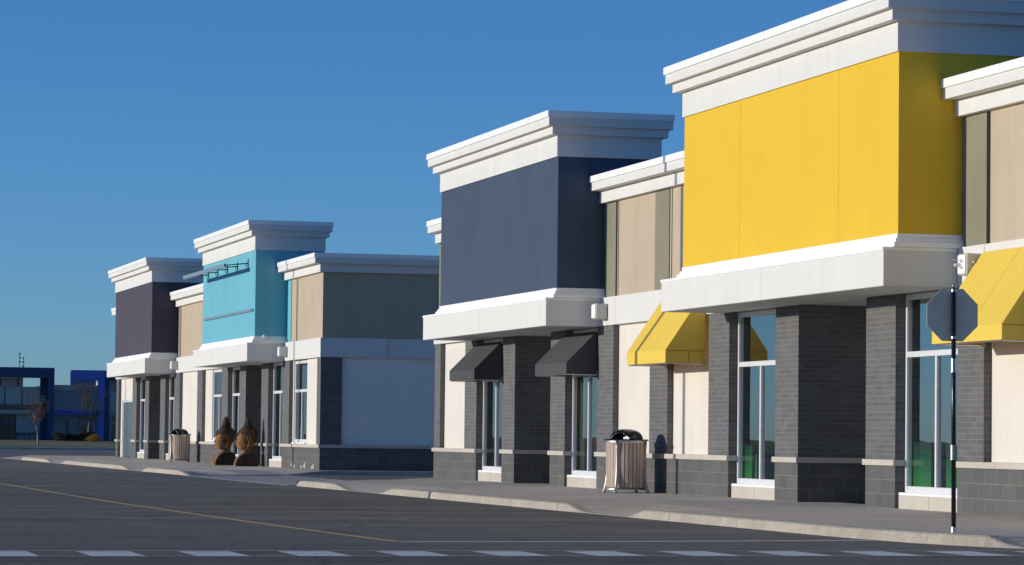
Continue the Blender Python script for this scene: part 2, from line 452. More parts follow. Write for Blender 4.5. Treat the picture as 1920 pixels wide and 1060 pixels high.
def awning(root, yr, yl, xf, zb, zv, ztop, mat, label, xw=18.475, seams=()):
    t = .025
    mb = MB()
    # sloped sheet + front valance + two side cheeks (open below)
    def sheet(poly):      # closed cross-section in (x,z)
        mb.prism_y(poly, yr, yl)
    sheet([(xf, zb), (xf + t, zb), (xf + t, zv - .01), (xw, ztop - .035), (xw, ztop), (xf, zv)])
    cheek = [(xf + t, zb), (xw, zb), (xw, ztop - .036), (xf + t, zv - .011)]
    mb.prism_y(cheek, yr + .001, yr + t).prism_y(cheek, yl - t, yl - .001)
    a = mb.build('awning', mat, root); a['label'] = label
    fr = MB(); r = .014
    for y in (yr + .05, yl - .05):
        fr.tube([(xf + .04, y, zb - .008), (xw - .02, y, zb - .008)], r, 6)
    fr.tube([(xf + .045, yr + .03, zb - .008), (xf + .045, yl - .03, zb - .008)], r, 6)
    for y in (yr + .05, yl - .05): fr.box(xw - .03, xw + .015, y - .04, y + .04, zb - .03, zb + .02)
    fr.build('awning_frame', M['galv'], a)
    hem = MB().box(xf - .003, xf + .001, yr, yl, zb + .0, zb + .022).box(xf - .0025, xf + .001, yr, yl, zv - .012, zv + .0)
    for s in seams:
        n = Vector((-(ztop - zv), 0, (xw - xf))).normalized() * .003
        hem.add([(xf + n.x, s - .012, zv + n.z), (xf + n.x, s + .012, zv + n.z), (xw + n.x, s + .012, ztop + n.z), (xw + n.x, s - .012, ztop + n.z)], [(0, 1, 2, 3)])
    hem.build('seam', mat, a)
    cs = MB().box(xf + .02, xw - .02, yr - .004, yr + .001, zv - .018, zv - .004).box((xf + xw) / 2 + .06, (xf + xw) / 2 + .072, yr - .004, yr + .001, zb, zv - .018)
    cs.build('cheek_seam', M['black_fabric'] if mat is M['black_fabric'] else M['yseam'], a)
    return a

def lightbox(root, yc, detail=False):
    b = MB().box(18.235, 18.478, yc - .16, yc + .16, 3.51, 3.83).build('wall_light', M['box'], root, bevel=.02)
    mb = MB().box(18.212, 18.236, yc - .14, yc + .14, 3.53, 3.81)
    mb.build('lamp_cover', M['trim'], b, bevel=.008)
    if detail:
        h = MB()
        for dz in (.03, .12):
            h.tube([(18.33, yc - .16, 3.58 + dz), (18.33, yc - .20, 3.58 + dz)], .02, 8)
        h.tube([(18.20, yc + .05, 3.66), (18.12, yc + .05, 3.66)], [.035, .02], 10)
        h.tube([(18.20, yc + .05, 3.73), (18.10, yc + .05, 3.735)], .006, 6)
        h.tube([(18.216, yc - .02, 3.72), (18.19, yc - .02, 3.72)], .03, 10).tube([(18.216, yc - .02, 3.63), (18.19, yc - .02, 3.63)], .03, 10)
        h.build('lamp_head', M['lens'], b, smooth=True)
    return b

def recess(root, yl, yr):
    """entrance alcove between two piers (yl>yr)"""
    mb = MB().box(20.9, 21.1, yr, yl, 0, 3.6)
    w = mb.build('entrance_wall', M['alu'], root)
    mm = (yl + yr) / 2
    for a, b in ((yl - .15, mm + .05), (mm - .05, yr + .15)):
        d = bx(20.86, 20.895, b, a, .05, 2.4).build('entrance_door', M['alu'], root)
        bx(20.852, 20.858, b + .12, a - .12, .2, 2.3).build('pane', M['door'], d)
    bx(XB + .32, 20.9, yr, yl, 3.375, 3.5).build('alcove_ceiling', M['soffit'], root)

def deeppier(root, yl, yr, side):
    """pier whose alcove side runs back; side=+1 alcove toward -y"""
    bx(XB, 20.9, yr, yl, ZC1, 3.3749).build('brick_pier', M['brick'], root)
    b = bx(XB, 20.9, yr, yl, 0, ZC0).build('block_base', M['block'], root)
    bx(XC, 20.9, yr - .05, yl + .03, ZC0, ZC1 - .0005).build('stone_cap', M['stone'], b, bevel=.006)

def shell(root, y0, y1, xb, sidem=None):
    bx(18.81, xb, y0 + .02, y1 - .02, 5.9, 6.05).build('roof', M['roof'], root)
    mb = MB().box(xb - .3, xb, y0, y1, 0, 6.45)
    mb.build('rear_wall', M['beige'], root)

# ============================ right building (slate-blue and yellow towers)
A = thing('retail_building', 'long shop building with slate blue tower, bright yellow tower, black and yellow awnings', 'shop building', (18.5, 34, 0))
AL, AR = 78.50, 33.6
band(A, [(78.58, 72.5), (72.5, 63.0), (63.0, 62.4), (62.4, 57.0), (57.0, 50.0), (50.0, 43.33), (43.33, 38.4), (38.4, 33.6)])
pier(A, 78.5, 77.88); pier(A, 75.29, 74.11); pier(A, 63.71, 62.55); pier(A, 60.01, 58.83); pier(A, 56.29, 55.1); pier(A, 44.36, 43.37); pier(A, 40.9, 39.7); pier(A, 35.0, 33.6)
base(A, 78.52, 74.11); base(A, 63.71, 55.1); base(A, 44.36, 33.6)
wall(A, 77.88, 75.29); wall(A, 62.55, 60.01); wall(A, 58.83, 56.29); wall(A, 43.37, 40.9); wall(A, 39.7, 35.0)
deeppier(A, 71.64, 70.49, 1); deeppier(A, 67.4, 66.2, -1); recess(A, 70.49, 67.4)
deeppier(A, 52.56, 51.38, 1); deeppier(A, 48.17, 46.88, -1); recess(A, 51.38, 48.17)
window(A, 74.11, 71.64, items=[('blind', 73.75, 73.35, .3, 2.3, .22), ('red', 73.02, 72.80, .36, .62, .12)])
window(A, 66.2, 63.71, items=[('red', 65.0, 64.78, .75, 1.15, .14), ('blind', 66.1, 65.75, .3, 2.3, .16)])
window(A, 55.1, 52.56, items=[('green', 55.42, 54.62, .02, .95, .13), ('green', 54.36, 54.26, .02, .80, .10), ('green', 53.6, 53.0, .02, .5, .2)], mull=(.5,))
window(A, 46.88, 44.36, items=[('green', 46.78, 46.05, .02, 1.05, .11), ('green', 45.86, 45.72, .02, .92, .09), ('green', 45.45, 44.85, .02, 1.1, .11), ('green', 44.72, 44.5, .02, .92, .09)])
tower(A, 63.44, 73.90, M['navy']); canopy(A, 63.44, 74.69)
tower(A, 44.35, 54.85, M['yellow'], M['jointyellow'], joints=(51.7, 46.9)); canopy(A, 44.35, 55.44)
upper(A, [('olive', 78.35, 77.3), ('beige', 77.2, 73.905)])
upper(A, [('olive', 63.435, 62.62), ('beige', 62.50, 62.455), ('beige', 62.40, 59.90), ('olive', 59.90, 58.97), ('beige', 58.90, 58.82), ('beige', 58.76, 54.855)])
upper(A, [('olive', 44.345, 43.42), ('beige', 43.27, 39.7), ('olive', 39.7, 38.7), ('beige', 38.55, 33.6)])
parapet(A, 78.35, 73.905); parapet(A, 63.437, 54.853); parapet(A, 44.347, 33.6, endr=1)
awning(A, 71.62, 74.07, 17.82, 2.385, 2.62, 3.28, M['black_fabric'], 'black canvas awning nearer the end of the building')
awning(A, 63.69, 66.19, 17.82, 2.385, 2.62, 3.28, M['black_fabric'], 'black canvas awning nearer the litter bin')
awning(A, 56.43, 58.93, 17.70, 2.47, 2.71, 3.85, M['yellow_fabric'], 'yellow canvas awning half under the white canopy', seams=())
awning(A, 40.83, 43.37, 17.68, 2.48, 2.70, 3.85, M['yellow_fabric'], 'yellow canvas awning behind the stop sign', seams=(42.0,))
lightbox(A, 63.08); lightbox(A, 43.56, True)
shell(A, 33.6, 78.35, 42)
bx(18.81, 42, 78.15, 78.35, 3.97, 6.3).build('side_wall', M['beige'], A)
bx(18.81, 42, 78.16, 78.34, 0, 3.969).build('side_wall', M['cream'], A)
bx(18.81, 42, 33.6, 33.8, 0, 6.3).build('side_wall', M['darkolive'], A)

# ============================ left building (turquoise and plum towers)
B = thing('retail_building', 'farther shop building with turquoise tower, dark plum tower and dark grey side wall', 'shop building', (18.5, 93.4, 0))
band(B, [(139.5, 138.44), (138.44, 130), (130, 121.1), (121.1, 115.6), (115.6, 106), (106, 98.34), (98.34, 97.38), (97.38, 93.351)])
pier(B, 139.3, 138.64); pier(B, 134.2, 132.94); pier(B, 122.46, 121.1); pier(B, 116.8, 115.62); pier(B, 111.3, 109.98); pier(B, 99.58, 98.415)
base(B, 139.35, 138.64); base(B, 134.2, 132.94); base(B, 122.46, 109.98)
wall(B, 138.64, 138.2, 0); wall(B, 138.2, 134.2, 2.46); wall(B, 121.1, 116.8); wall(B, 115.62, 114.05); wall(B, 98.415, 98.27); wall(B, 96.08, 93.93)
bx(XW, XW + .2, 114.05, 111.3, 3.36, ZB0).build('stucco_wall', M['cream'], B)
deeppier(B, 130.41, 129.31, 1); deeppier(B, 126.14, 124.82, -1); recess(B, 129.31, 126.14)
deeppier(B, 107.5, 106.36, 1); deeppier(B, 103.37, 102.1, -1); recess(B, 106.36, 103.37)
window(B, 132.94, 130.41); window(B, 124.82, 122.46)
window(B, 114.05, 111.3, z0=.77, z1=3.355, sillwall=False, mull=(.45,), items=[('navy', 113.4, 111.4, 2.5, 3.3, .3), ('paper', 113.1, 111.6, 2.72, 3.05, .27)])
window(B, 109.98, 107.5, items=[('blind', 109.5, 107.6, 2.48, 3.3, .14)])
window(B, 102.1, 99.58, items=[('blind', 101.6, 99.7, 2.48, 3.3, .2), ('paper', 101.2, 100.9, 1.55, 1.85, .1)])
window(B, 98.27, 96.08, z0=.77, z1=3.355, sillwall=False, items=[('paper', 97.9, 97.6, .95, 1.25, .12)])
# steel door at the far end
dr = MB().box(18.66, 18.74, 138.2, 138.08, .0, 2.46).box(18.66, 18.74, 134.2, 134.32, 0, 2.46).box(18.662, 18.738, 134.32, 138.08, 2.37, 2.458).build('service_door', M['alu'], B)
bx(18.70, 18.735, 134.32, 138.08, .02, 2.37).build('door_leaf', M['door'], dr)
tower(B, 99.28, 109.70, M['teal']); canopy(B, 99.32, 110.25)
tower(B, 122.10, 132.70, M['purple']); canopy(B, 122.17, 133.45)
upper(B, [('beige', 139.25, 132.705)])
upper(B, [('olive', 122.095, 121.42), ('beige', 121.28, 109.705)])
upper(B, [('teal', 99.275, 98.55), ('beige', 98.45, 97.45), ('beige', 97.40, 93.47)])
parapet(B, 139.3, 132.705); parapet(B, 122.097, 109.703)
lightbox(B, 121.62); lightbox(B, 98.86)
# corner and shaded side wall facing the camera
ys, xe = 93.38, 46.0
bx(XB, 19.157, ys, 93.93, ZC1, ZB0).build('brick_pier', M['brick'], B)
cb = MB().box(XB, XB + .3, ys + .3, 99.58, 0, ZC0).box(XB, xe, ys, ys + .3, 0, ZC0 - .0005).build('block_base', M['block'], B)
mb = MB().box(XC, XB + .29, ys + .24, 99.61, ZC0, ZC1 - .0005)
for p, q in split(XC, xe, 1.5, .006): mb.box(p, q, ys - .05, ys + .238, ZC0, ZC1 - .0005)
mb.build('stone_cap', M['stone'], cb)
bx(19.16, xe, ys + .12, ys + .3, ZC1, ZB0).build('stucco_wall', M['lavender'], B)
mb = MB()
for p, q in ((18.801, 20.55), (20.564, 24.9), (24.914, 30), (30.014, 36), (36.014, xe)): mb.box(p, q, ys - .022, ys + .3, ZB0 + .0005, ZB1 - .0005)
mb.build('fascia_band', M['white'], B)
bx(XU, xe, ys + .05, ys + .09, ZB1, ZF0 + .02).build('side_wall', M['darkolive'], B)
c = MB().box(18.43, 18.8, ys - .07, 99.277, ZF0, ZF1).box(18.8, xe, ys - .07, ys + .3, ZF0 + .0005, ZF1 - .0005).build('parapet_cornice', M['white'], B)
MB().box(18.23, 18.8, ys - .27, 99.277, ZF1 - .002, ZT1).box(18.8, xe, ys - .27, ys + .3, ZF1 - .0015, ZT1 - .0005).build('cornice', M['white'], c)
mb = MB().box(18.215, 18.8, ys - .285, 99.277, ZT1 + .001, ZK1 - .003).box(18.8, xe, ys - .285, ys + .3, ZT1 + .0015, ZK1 - .0035)
for p, q in split(ys - .3, 99.277, 2.4, .012): mb.box(18.20, 18.5, p, q, ZT1 - .002, ZK1)
for p, q in split(18.501, xe, 3.0, .008): mb.box(p, q, ys - .3, ys - .1, ZT1 - .0025, ZK1 - .0005)
mb.build('coping', M['trim'], c)
shell(B, 93.5, 139.3, 46)
bx(18.81, 46, 139.1, 139.3, 0, 6.3).build('side_wall', M['darkolive'], B)

# sign light bars on the turquoise tower
sb = MB().box(16.70, 16.79, 100.45, 109.0, 6.372, 6.493).build('sign_light_bar', M['galv'], B, bevel=.01)
MB().box(16.72, 16.77, 100.44, 100.449, 6.40, 6.47).build('end_cap', M['blackmetal'], sb)
for y in (100.62, 102.6, 104.58, 106.55, 108.5):
    mb = MB().tube([(17.53, y, 6.52), (17.40, y, 6.515), (16.79, y, 6.45)], [.026, .018, .014], 8)
    mb.box(17.50, 17.529, y - .025, y + .025, 6.40, 6.66)
    mb.tube([(17.42, y, 6.515), (17.505, y, 6.32)], .010, 6)
    mb.build('bracket', M['blackmetal'], sb)
MB().box(17.45, 17.529, 99.56, 109.07, 4.955, 5.03).build('sign_rail', M['galv'], B, bevel=.008)

# efflorescence at the foot of the corner wall
for yc in (97.55, 96.0, 94.6):
    mb = MB()
    for k in range(7):
        y = yc + random.uniform(-.4, .4); w = random.uniform(.03, .10); h = random.uniform(.02, .09); zc = .015 + h + random.uniform(0, .06) * (k % 2)
        xs = XB - .002 - .0009 * k
        mb.add([(xs, y + w * math.cos(t) * random.uniform(.6, 1.2), zc + h * math.sin(t) * random.uniform(.6, 1)) for t in [q * .785 for q in range(8)]], [tuple(range(8))])
    mb.build('mineral_stain', M['stone'], B)

# ------------------------------------------------------------------ floodlight on turquoise canopy
fl = thing('floodlight', 'small twin floodlight lying on the ledge of the turquoise tower canopy', 'floodlight', (17.95, 99.22, 3.953))
MB().tube([(17.95, 99.22, 3.953), (17.95, 99.22, 4.02)], .02, 8).tube([(17.86, 99.22, 4.02), (18.1, 99.22, 4.02)], .012, 6).build('bracket', M['galv'], fl)
for dx, dz in ((-.10, .12), (.12, .03)):
    x = 17.95 + dx
    MB().tube([(x, 99.24, 4.02), (x - .03, 99.2, 4.03 + dz * .6), (x - .06, 99.14, 4.05 + dz)], [.02, .032, .042], 10).build('lamp_head', M['trim'], fl, smooth=True)

# ------------------------------------------------------------------ ground
ZG = -.13
mb = MB().add([(-3000, -600, ZG - .02), (3000, -600, ZG - .02), (3000, 6000, ZG - .02), (-3000, 6000, ZG - .02)], [(0, 1, 2, 3)])
struct(mb, 'terrain', M['lawn'])
mb = MB().add([(-140, -40, ZG), (140, -40, ZG), (140, 214, ZG), (-140, 214, ZG)], [(0, 1, 2, 3)])
struct(mb, 'parking_lot', M['asphalt'])
def lawn_z(y): return -.02 + .33 * max(0, min(1, (y - 216) / 58))
mb = MB()
ny = 24; nx = 60; vs = []; fs = []
for j in range(ny + 1):
    for i in range(nx + 1):
        y = 214.3 + (300 - 214.3) * j / ny; x = -140 + 280 * i / nx
        vs.append((x, y, lawn_z(y) + random.uniform(-.02, .02)))
for j in range(ny):
    for i in range(nx):
        a = j * (nx + 1) + i; fs.append((a, a + 1, a + nx + 2, a + nx + 1))
struct(mb.add(vs, fs), 'lawn', M['lawn'])
mb = MB().box(-140, 140, 213.9, 214.3, ZG - .01, .0)
struct(mb, 'lawn_kerb', M['kerb'])
yy = 231; z = lawn_z(yy) + .06
struct(MB().box(-140, 140, yy - 1.2, yy + 4, z - .1, z), 'path', M['sidewalk'])

# kerb line: sampled path with height
def smooth(t): t = max(0, min(1, t)); return t * t * (3 - 2 * t)
def profile(pieces, y):
    """pieces: list of (y0 flush, y0 full, y1 full, y1 flush)"""
    for a, b, c, d in pieces:
        if a <= y <= d:
            if y < b: return smooth((y - a) / (b - a))
            if y > c: return smooth((d - y) / (d - c))
            return 1
    return 0
def kerb_sheet(path, hfun, name, swpoly_inner, wkerb=.16, zinner=None):
    """path: list of (x,y) along road side; the inner direction is to the left/right given by swpoly_inner points (same count)"""
    kb = MB(); sw = MB(); kv = []; sv = []
    n = len(path)
    for i, (x, y) in enumerate(path):
        h = hfun(i); ix, iy = swpoly_inner[i]
        d = Vector((ix - x, iy - y)); L = d.length; d.normalize()
        zt = ZG + .012 + h * .118
        jag = random.uniform(-.004, .004)
        kv += [(x - d.x * .03 + jag, y - d.y * .03, ZG - .03), (x + jag, y, zt - .018), (x + d.x * .025, y + d.y * .025, zt), (x + d.x * wkerb, y + d.y * wkerb, zt)]
        r1 = min(1.2, max(L - wkerb, .02) * .6); zi = zinner(i, zt) if zinner else 0; zm = zi if L > 2.9 or not zinner else (zt + zi) / 2
        sv += [(x + d.x * wkerb, y + d.y * wkerb, zt - .002), (x + d.x * (wkerb + r1), y + d.y * (wkerb + r1), zm), (ix, iy, zi)]
    kf = [(4 * i + k, 4 * i + k + 1, 4 * i + k + 5, 4 * i + k + 4) for i in range(n - 1) for k in range(3) if math.dist(path[i], path[i + 1]) > .02]
    sf = [(3 * i + k, 3 * i + k + 1, 3 * i + k + 4, 3 * i + k + 3) for i in range(n - 1) for k in range(2)]
    struct(kb.add(kv, kf), name, M['kerb']); struct(sw.add(sv, sf), 'sidewalk', M['sidewalk'])

def poly_resample(pts, step, joint=False):
    out = []
    for (x0, y0), (x1, y1) in zip(pts[:-1], pts[1:]):
        L = math.hypot(x1 - x0, y1 - y0); k = max(1, int(L / step))
        out += [(x0 + (x1 - x0) * t / k, y0 + (y1 - y0) * t / k) for t in range(k)]
    out.append(pts[-1])
    if not joint: return out
    res = []
    for i, p in enumerate(out):
        res.append(p)
        if i % 12 == 6 and i < len(out) - 1:
            q = out[i + 1]; d = math.dist(p, q); res.append((p[0] + (q[0] - p[0]) * .008 / d, p[1] + (q[1] - p[1]) * .008 / d))
    return res
# front building kerb, from the far end towards the camera and round the corner
XK = 13.82
pA = poly_resample([(XK, 72.4), (XK, 38.0), (13.84, 36.4), (13.98, 34.8), (14.32, 33.5), (14.9, 32.35), (15.7, 31.5), (16.8, 30.9), (18.4, 30.6), (46, 30.6)], .25, True)
iA = [(19.2, max(y, 33.8)) if x < 19.0 else (max(x, 19.2), 33.8) for x, y in pA]
def hA(i):
    x, y = pA[i]
    if y < 33.3 and x < 17.5: return max(0, 1 - (33.6 - y) / .5) * 1.0 if x < 15 else smooth((x - 16.2) / 1.2)
    if x >= 17.5: return 1
    return profile([(66.6, 68.3, 72.0, 72.6), (48.2, 49.5, 62.0, 63.7), (20, 21, 44.9, 46.05)], y)
kerb_sheet(pA, hA, 'kerb', iA)
# far end of that sidewalk (flush tongue towards the aisle)
tong = [(XK + .02, 72.2), (19.2, 72.2), (19.2, 79.3), (18.6, 79.0), (17.7, 77.0), (16.6, 74.9), (15.4, 73.2)]
struct(MB().add([(x, y, -.004) for x, y in tong], [tuple(range(len(tong)))]), 'sidewalk', M['sidewalk'])
edge = poly_resample([(XK, 72.4), (15.4, 73.2), (16.6, 74.9), (17.7, 77.0), (18.6, 79.0), (19.2, 79.4), (42, 79.4)], .3)
ei = [(x + .5, y - .5) if x < 19.2 else (x, 78.4) for x, y in edge]
mbk = MB(); kv = []
for (x, y), (ix, iy) in zip(edge, ei): kv += [(x, y, ZG - .02), (x, y, -.012), (ix, iy, .001)]
mbk.add(kv, [(3 * i + k, 3 * i + k + 1, 3 * i + k + 4, 3 * i + k + 3) for i in range(len(edge) - 1) for k in range(2)])
struct(mbk, 'kerb', M['kerb'])
# farther building kerb
pB = poly_resample([(XK, 143), (XK, 88.6), (14.4, 89.3), (15.2, 90.2), (16.2, 91.2), (17.4, 92.0), (19.0, 92.5), (48, 92.6)], .25, True)
def cinner(x, y):
    t = min(2.1, x - XK - .2); return (x - t, y + t), (ZG + .012) * (1 - t / 2.1)
corner = [cinner(x, y) for x, y in pB if x > XK + .25 and x < 19.05]
def inner_at(y):
    if y >= corner[-1][0][1]: return 19.2, 0
    if y <= corner[0][0][1]: return XK + .2, ZG + .012
    for (a, za), (b, zb_) in zip(corner[:-1], corner[1:]):
        if a[1] <= y <= b[1]:
            u = (y - a[1]) / max(1e-6, b[1] - a[1]); return a[0] + (b[0] - a[0]) * u, za + (zb_ - za) * u
    return 19.2, 0
iB = []; zi_ = []
for x, y in pB:
    if x < XK + .25: ix, iz = inner_at(y); iB.append((ix, y)); zi_.append(iz)
    elif x < 19.05: p, iz = cinner(x, y); iB.append(p); zi_.append(iz)
    else: iB.append((x, 94)); zi_.append(0)
def zB(i, zt): return zi_[i]
def hB(i):
    x, y = pB[i]
    if y < 88.7 or (x > XK + .01): return smooth((x - 17.1) / 1.6)
    return profile([(88.6, 90.6, 96.4, 98.5), (100.6, 103.0, 117.8, 119.9), (122.7, 124.9, 133.0, 133.9)], y) if y < 134 else 0
kerb_sheet(pB, hB, 'kerb', iB, zinner=zB)

struct(MB().add([(16.2, 94.0, -.004), (19.2, 93.9, -.004), (19.2, 95.4, -.004), (16.2, 95.4, -.004)], [(0, 1, 2, 3)]), 'sidewalk', M['sidewalk'])
struct(MB().add([(13.85, 88.5, ZG + .009), (14.3, 89.1, ZG + .009), (14.3, 90.0, ZG + .009), (13.85, 90.0, ZG + .009)], [(0, 1, 2, 3)]), 'sidewalk', M['sidewalk'])
# road markings
ZM = ZG + .004
def strip(pts, w, name, mat, ZM=ZM):
    mb = MB(); vs = []
    for i, p in enumerate(pts):
        p = Vector((*p, 0)); q = Vector((*pts[min(i + 1, len(pts) - 1)], 0)) - Vector((*pts[max(i - 1, 0)], 0)); q.normalize()
        nrm = Vector((-q.y, q.x, 0)) * w / 2
        vs += [(p.x + nrm.x, p.y + nrm.y, ZM), (p.x - nrm.x, p.y - nrm.y, ZM)]
    return struct(mb.add(vs, [(2 * i, 2 * i + 1, 2 * i + 3, 2 * i + 2) for i in range(len(pts) - 1)]), name, mat)
strip([(6.9, 130), (7.0, 90), (7.05, 73), (7.08, 60), (7.16, 53), (7.29, 47.7), (7.48, 41.2), (7.62, 37.6), (7.76, 34.66)], .11, 'yellow_line', M['ypaint'])
strip([(7.78, 34.62), (9.5, 34.8), (11.5, 35.1), (13.75, 35.6)], .21, 'stop_line', M['paint'])
for pts in ([(16.10, 51.2), (16.08, 50.2), (16.02, 49.2), (15.75, 47.4), (15.26, 45.1)], [(16.08, 69.8), (16.0, 67.5), (15.6, 64.6), (15.12, 62.1)]):
    strip(pts, .035, 'sidewalk_seam', M['kerb'], .004)
mb = MB()
for k in range(-3, 12):
    x = 2.80 + 1.02 * k; y0 = 30.22 + .05 * (x - 3); 
    mb.add([(x, y0, ZM), (x + .53, y0 + .02, ZM), (x + .53, y0 + 1.36, ZM), (x, y0 + 1.34, ZM)], [(0, 1, 2, 3)])
def ln(x0, y0, x1, y1, w, z=ZM + .0005):
    d = Vector((x1 - x0, y1 - y0)).normalized(); n = Vector((-d.y, d.x)) * w / 2
    mb.add([(x0 + n.x, y0 + n.y, z), (x0 - n.x, y0 - n.y, z), (x1 - n.x, y1 - n.y, z), (x1 + n.x, y1 + n.y, z)], [(0, 1, 2, 3)])
ln(-.5, 30.1, 14.6, 30.85, .06, ZM + .003); ln(-.5, 31.48, 14.3, 32.2, .06, ZM + .003)
struct(mb, 'crosswalk', M['paint'])
mb = MB()
for k in range(14):
    y = 73.4 + 1.12 * k
    x1 = 16.7 if y > 77 else 15.2 + (y - 73.4) * .4
    mb.add([(13.7, y, ZM), (x1, y, ZM), (x1, y + .5, ZM), (13.7, y + .5, ZM)], [(0, 1, 2, 3)])
ln(13.62, 72.6, 13.62, 88.2, .14, ZM + .003); ln(16.75, 77.0, 16.75, 90.2, .14, ZM + .003)
struct(mb, 'aisle_crosswalk', M['paint'])

# ------------------------------------------------------------------ litter bins
def litter_bin(x, y, label, ang):
    t = thing('litter_bin', label, 'litter bin', (x, y, 0), 'slatted litter bins on the sidewalk')
    c = (x, y)
    mb = MB(); n = 30
    for k in range(n):
        a = 2 * math.pi * k / n + .05
        w = .0335; r0, r1 = .362, .388
        vs = []
        for z, dr in ((.10, -.008), (.5, .0), (.975, .004)):
            for r, s in ((r1 + dr, -w), (r1 + dr, w), (r0 + dr, w), (r0 + dr, -w)):
                vs.append((x + r * math.cos(a) - s * math.sin(a), y + r * math.sin(a) + s * math.cos(a), z))
        f0 = len(mb.f)
        mb.add(vs, [(0, 1, 5, 4), (4, 5, 9, 8), (1, 2, 6, 5), (5, 6, 10, 9), (3, 0, 4, 7), (7, 4, 8, 11), (2, 3, 7, 6), (6, 7, 11, 10), (8, 9, 10, 11), (3, 2, 1, 0)])
        for q in range(f0, len(mb.f)): mb.uv[q] = (k * .37 + .11, k * .73)
    mb.build('slatted_body', M['wood'], t)
    MB().lathe([(0, .07), (.352, .07), (.352, .96), (0, .96)], c, 32).build('liner', M['dark'], t, smooth=False)
    MB().lathe([(.36, .978), (.405, .978), (.405, 1.006), (.36, 1.006)], c, 40, True).build('top_ring', M['steel'], t)
    MB().lathe([(.34, .055), (.40, .055), (.40, .085), (.34, .085)], c, 40, True).build('bottom_ring', M['steel'], t)
    for k in range(4):
        a = ang + k * math.pi / 2
        pts = []; 
        for z, r in ((1.0, .425), (.85, .412), (.65, .398), (.45, .400), (.28, .412), (.14, .432), (.03, .462), (.006, .475)):
            pts.append((x + r * math.cos(a), y + r * math.sin(a), z))
        MB().tube(pts, [.022, .024, .025, .026, .027, .028, .032, .04], 10).build('leg', M['steel'], t, smooth=True)
    # lid: flat rim and domed hood with two arched openings
    lid = MB().lathe([(.0, 1.008), (.43, 1.008), (.438, 1.02), (.43, 1.036), (.34, 1.04), (.30, 1.036), (.0, 1.036)], c, 48).build('lid', M['blackmetal'], t, smooth=False)
    hd = MB(); nu, nv = 64, 14; vs = []; fs = []
    for j in range(nv + 1):
        ph = (math.pi / 2) * j / nv * .97
        for i in range(nu):
            th = 2 * math.pi * i / nu
            r = .325 * math.cos(ph) ** .8; z = 1.036 + .198 * math.sin(ph) ** .95
            vs.append((x + r * math.cos(th), y + r * math.sin(th), z))
    for j in range(nv):
        for i in range(nu):
            th = 2 * math.pi * (i + .5) / nu
            zmid = (vs[j * nu + i][2] + vs[(j + 1) * nu + i][2]) / 2
            hole = False
            for o in (ang, ang + math.pi):
                dth = (th - o + math.pi) % (2 * math.pi) - math.pi
                if abs(dth) < .62 and zmid < 1.036 + .125 * math.sqrt(max(0, 1 - (dth / .62) ** 2)): hole = True
            if not hole: fs.append((j * nu + i, j * nu + (i + 1) % nu, (j + 1) * nu + (i + 1) % nu, (j + 1) * nu + i))
    fs.append(tuple(nv * nu + i for i in range(nu)))
    h = hd.add(vs, fs).build('hood', M['blackmetal'], lid, smooth=True)
    s = h.modifiers.new('solid', 'SOLIDIFY'); s.thickness = .018; s.offset = -1
    return t
cam_dir = math.atan2(-.955, -.297)
litter_bin(17.83, 59.34, 'pale wooden slatted litter bin with black domed hood between the black and yellow awnings', cam_dir - math.radians(25))
litter_bin(17.80, 116.35, 'farther wooden slatted litter bin with black hood left of the two stone head statues', cam_dir - math.radians(40))

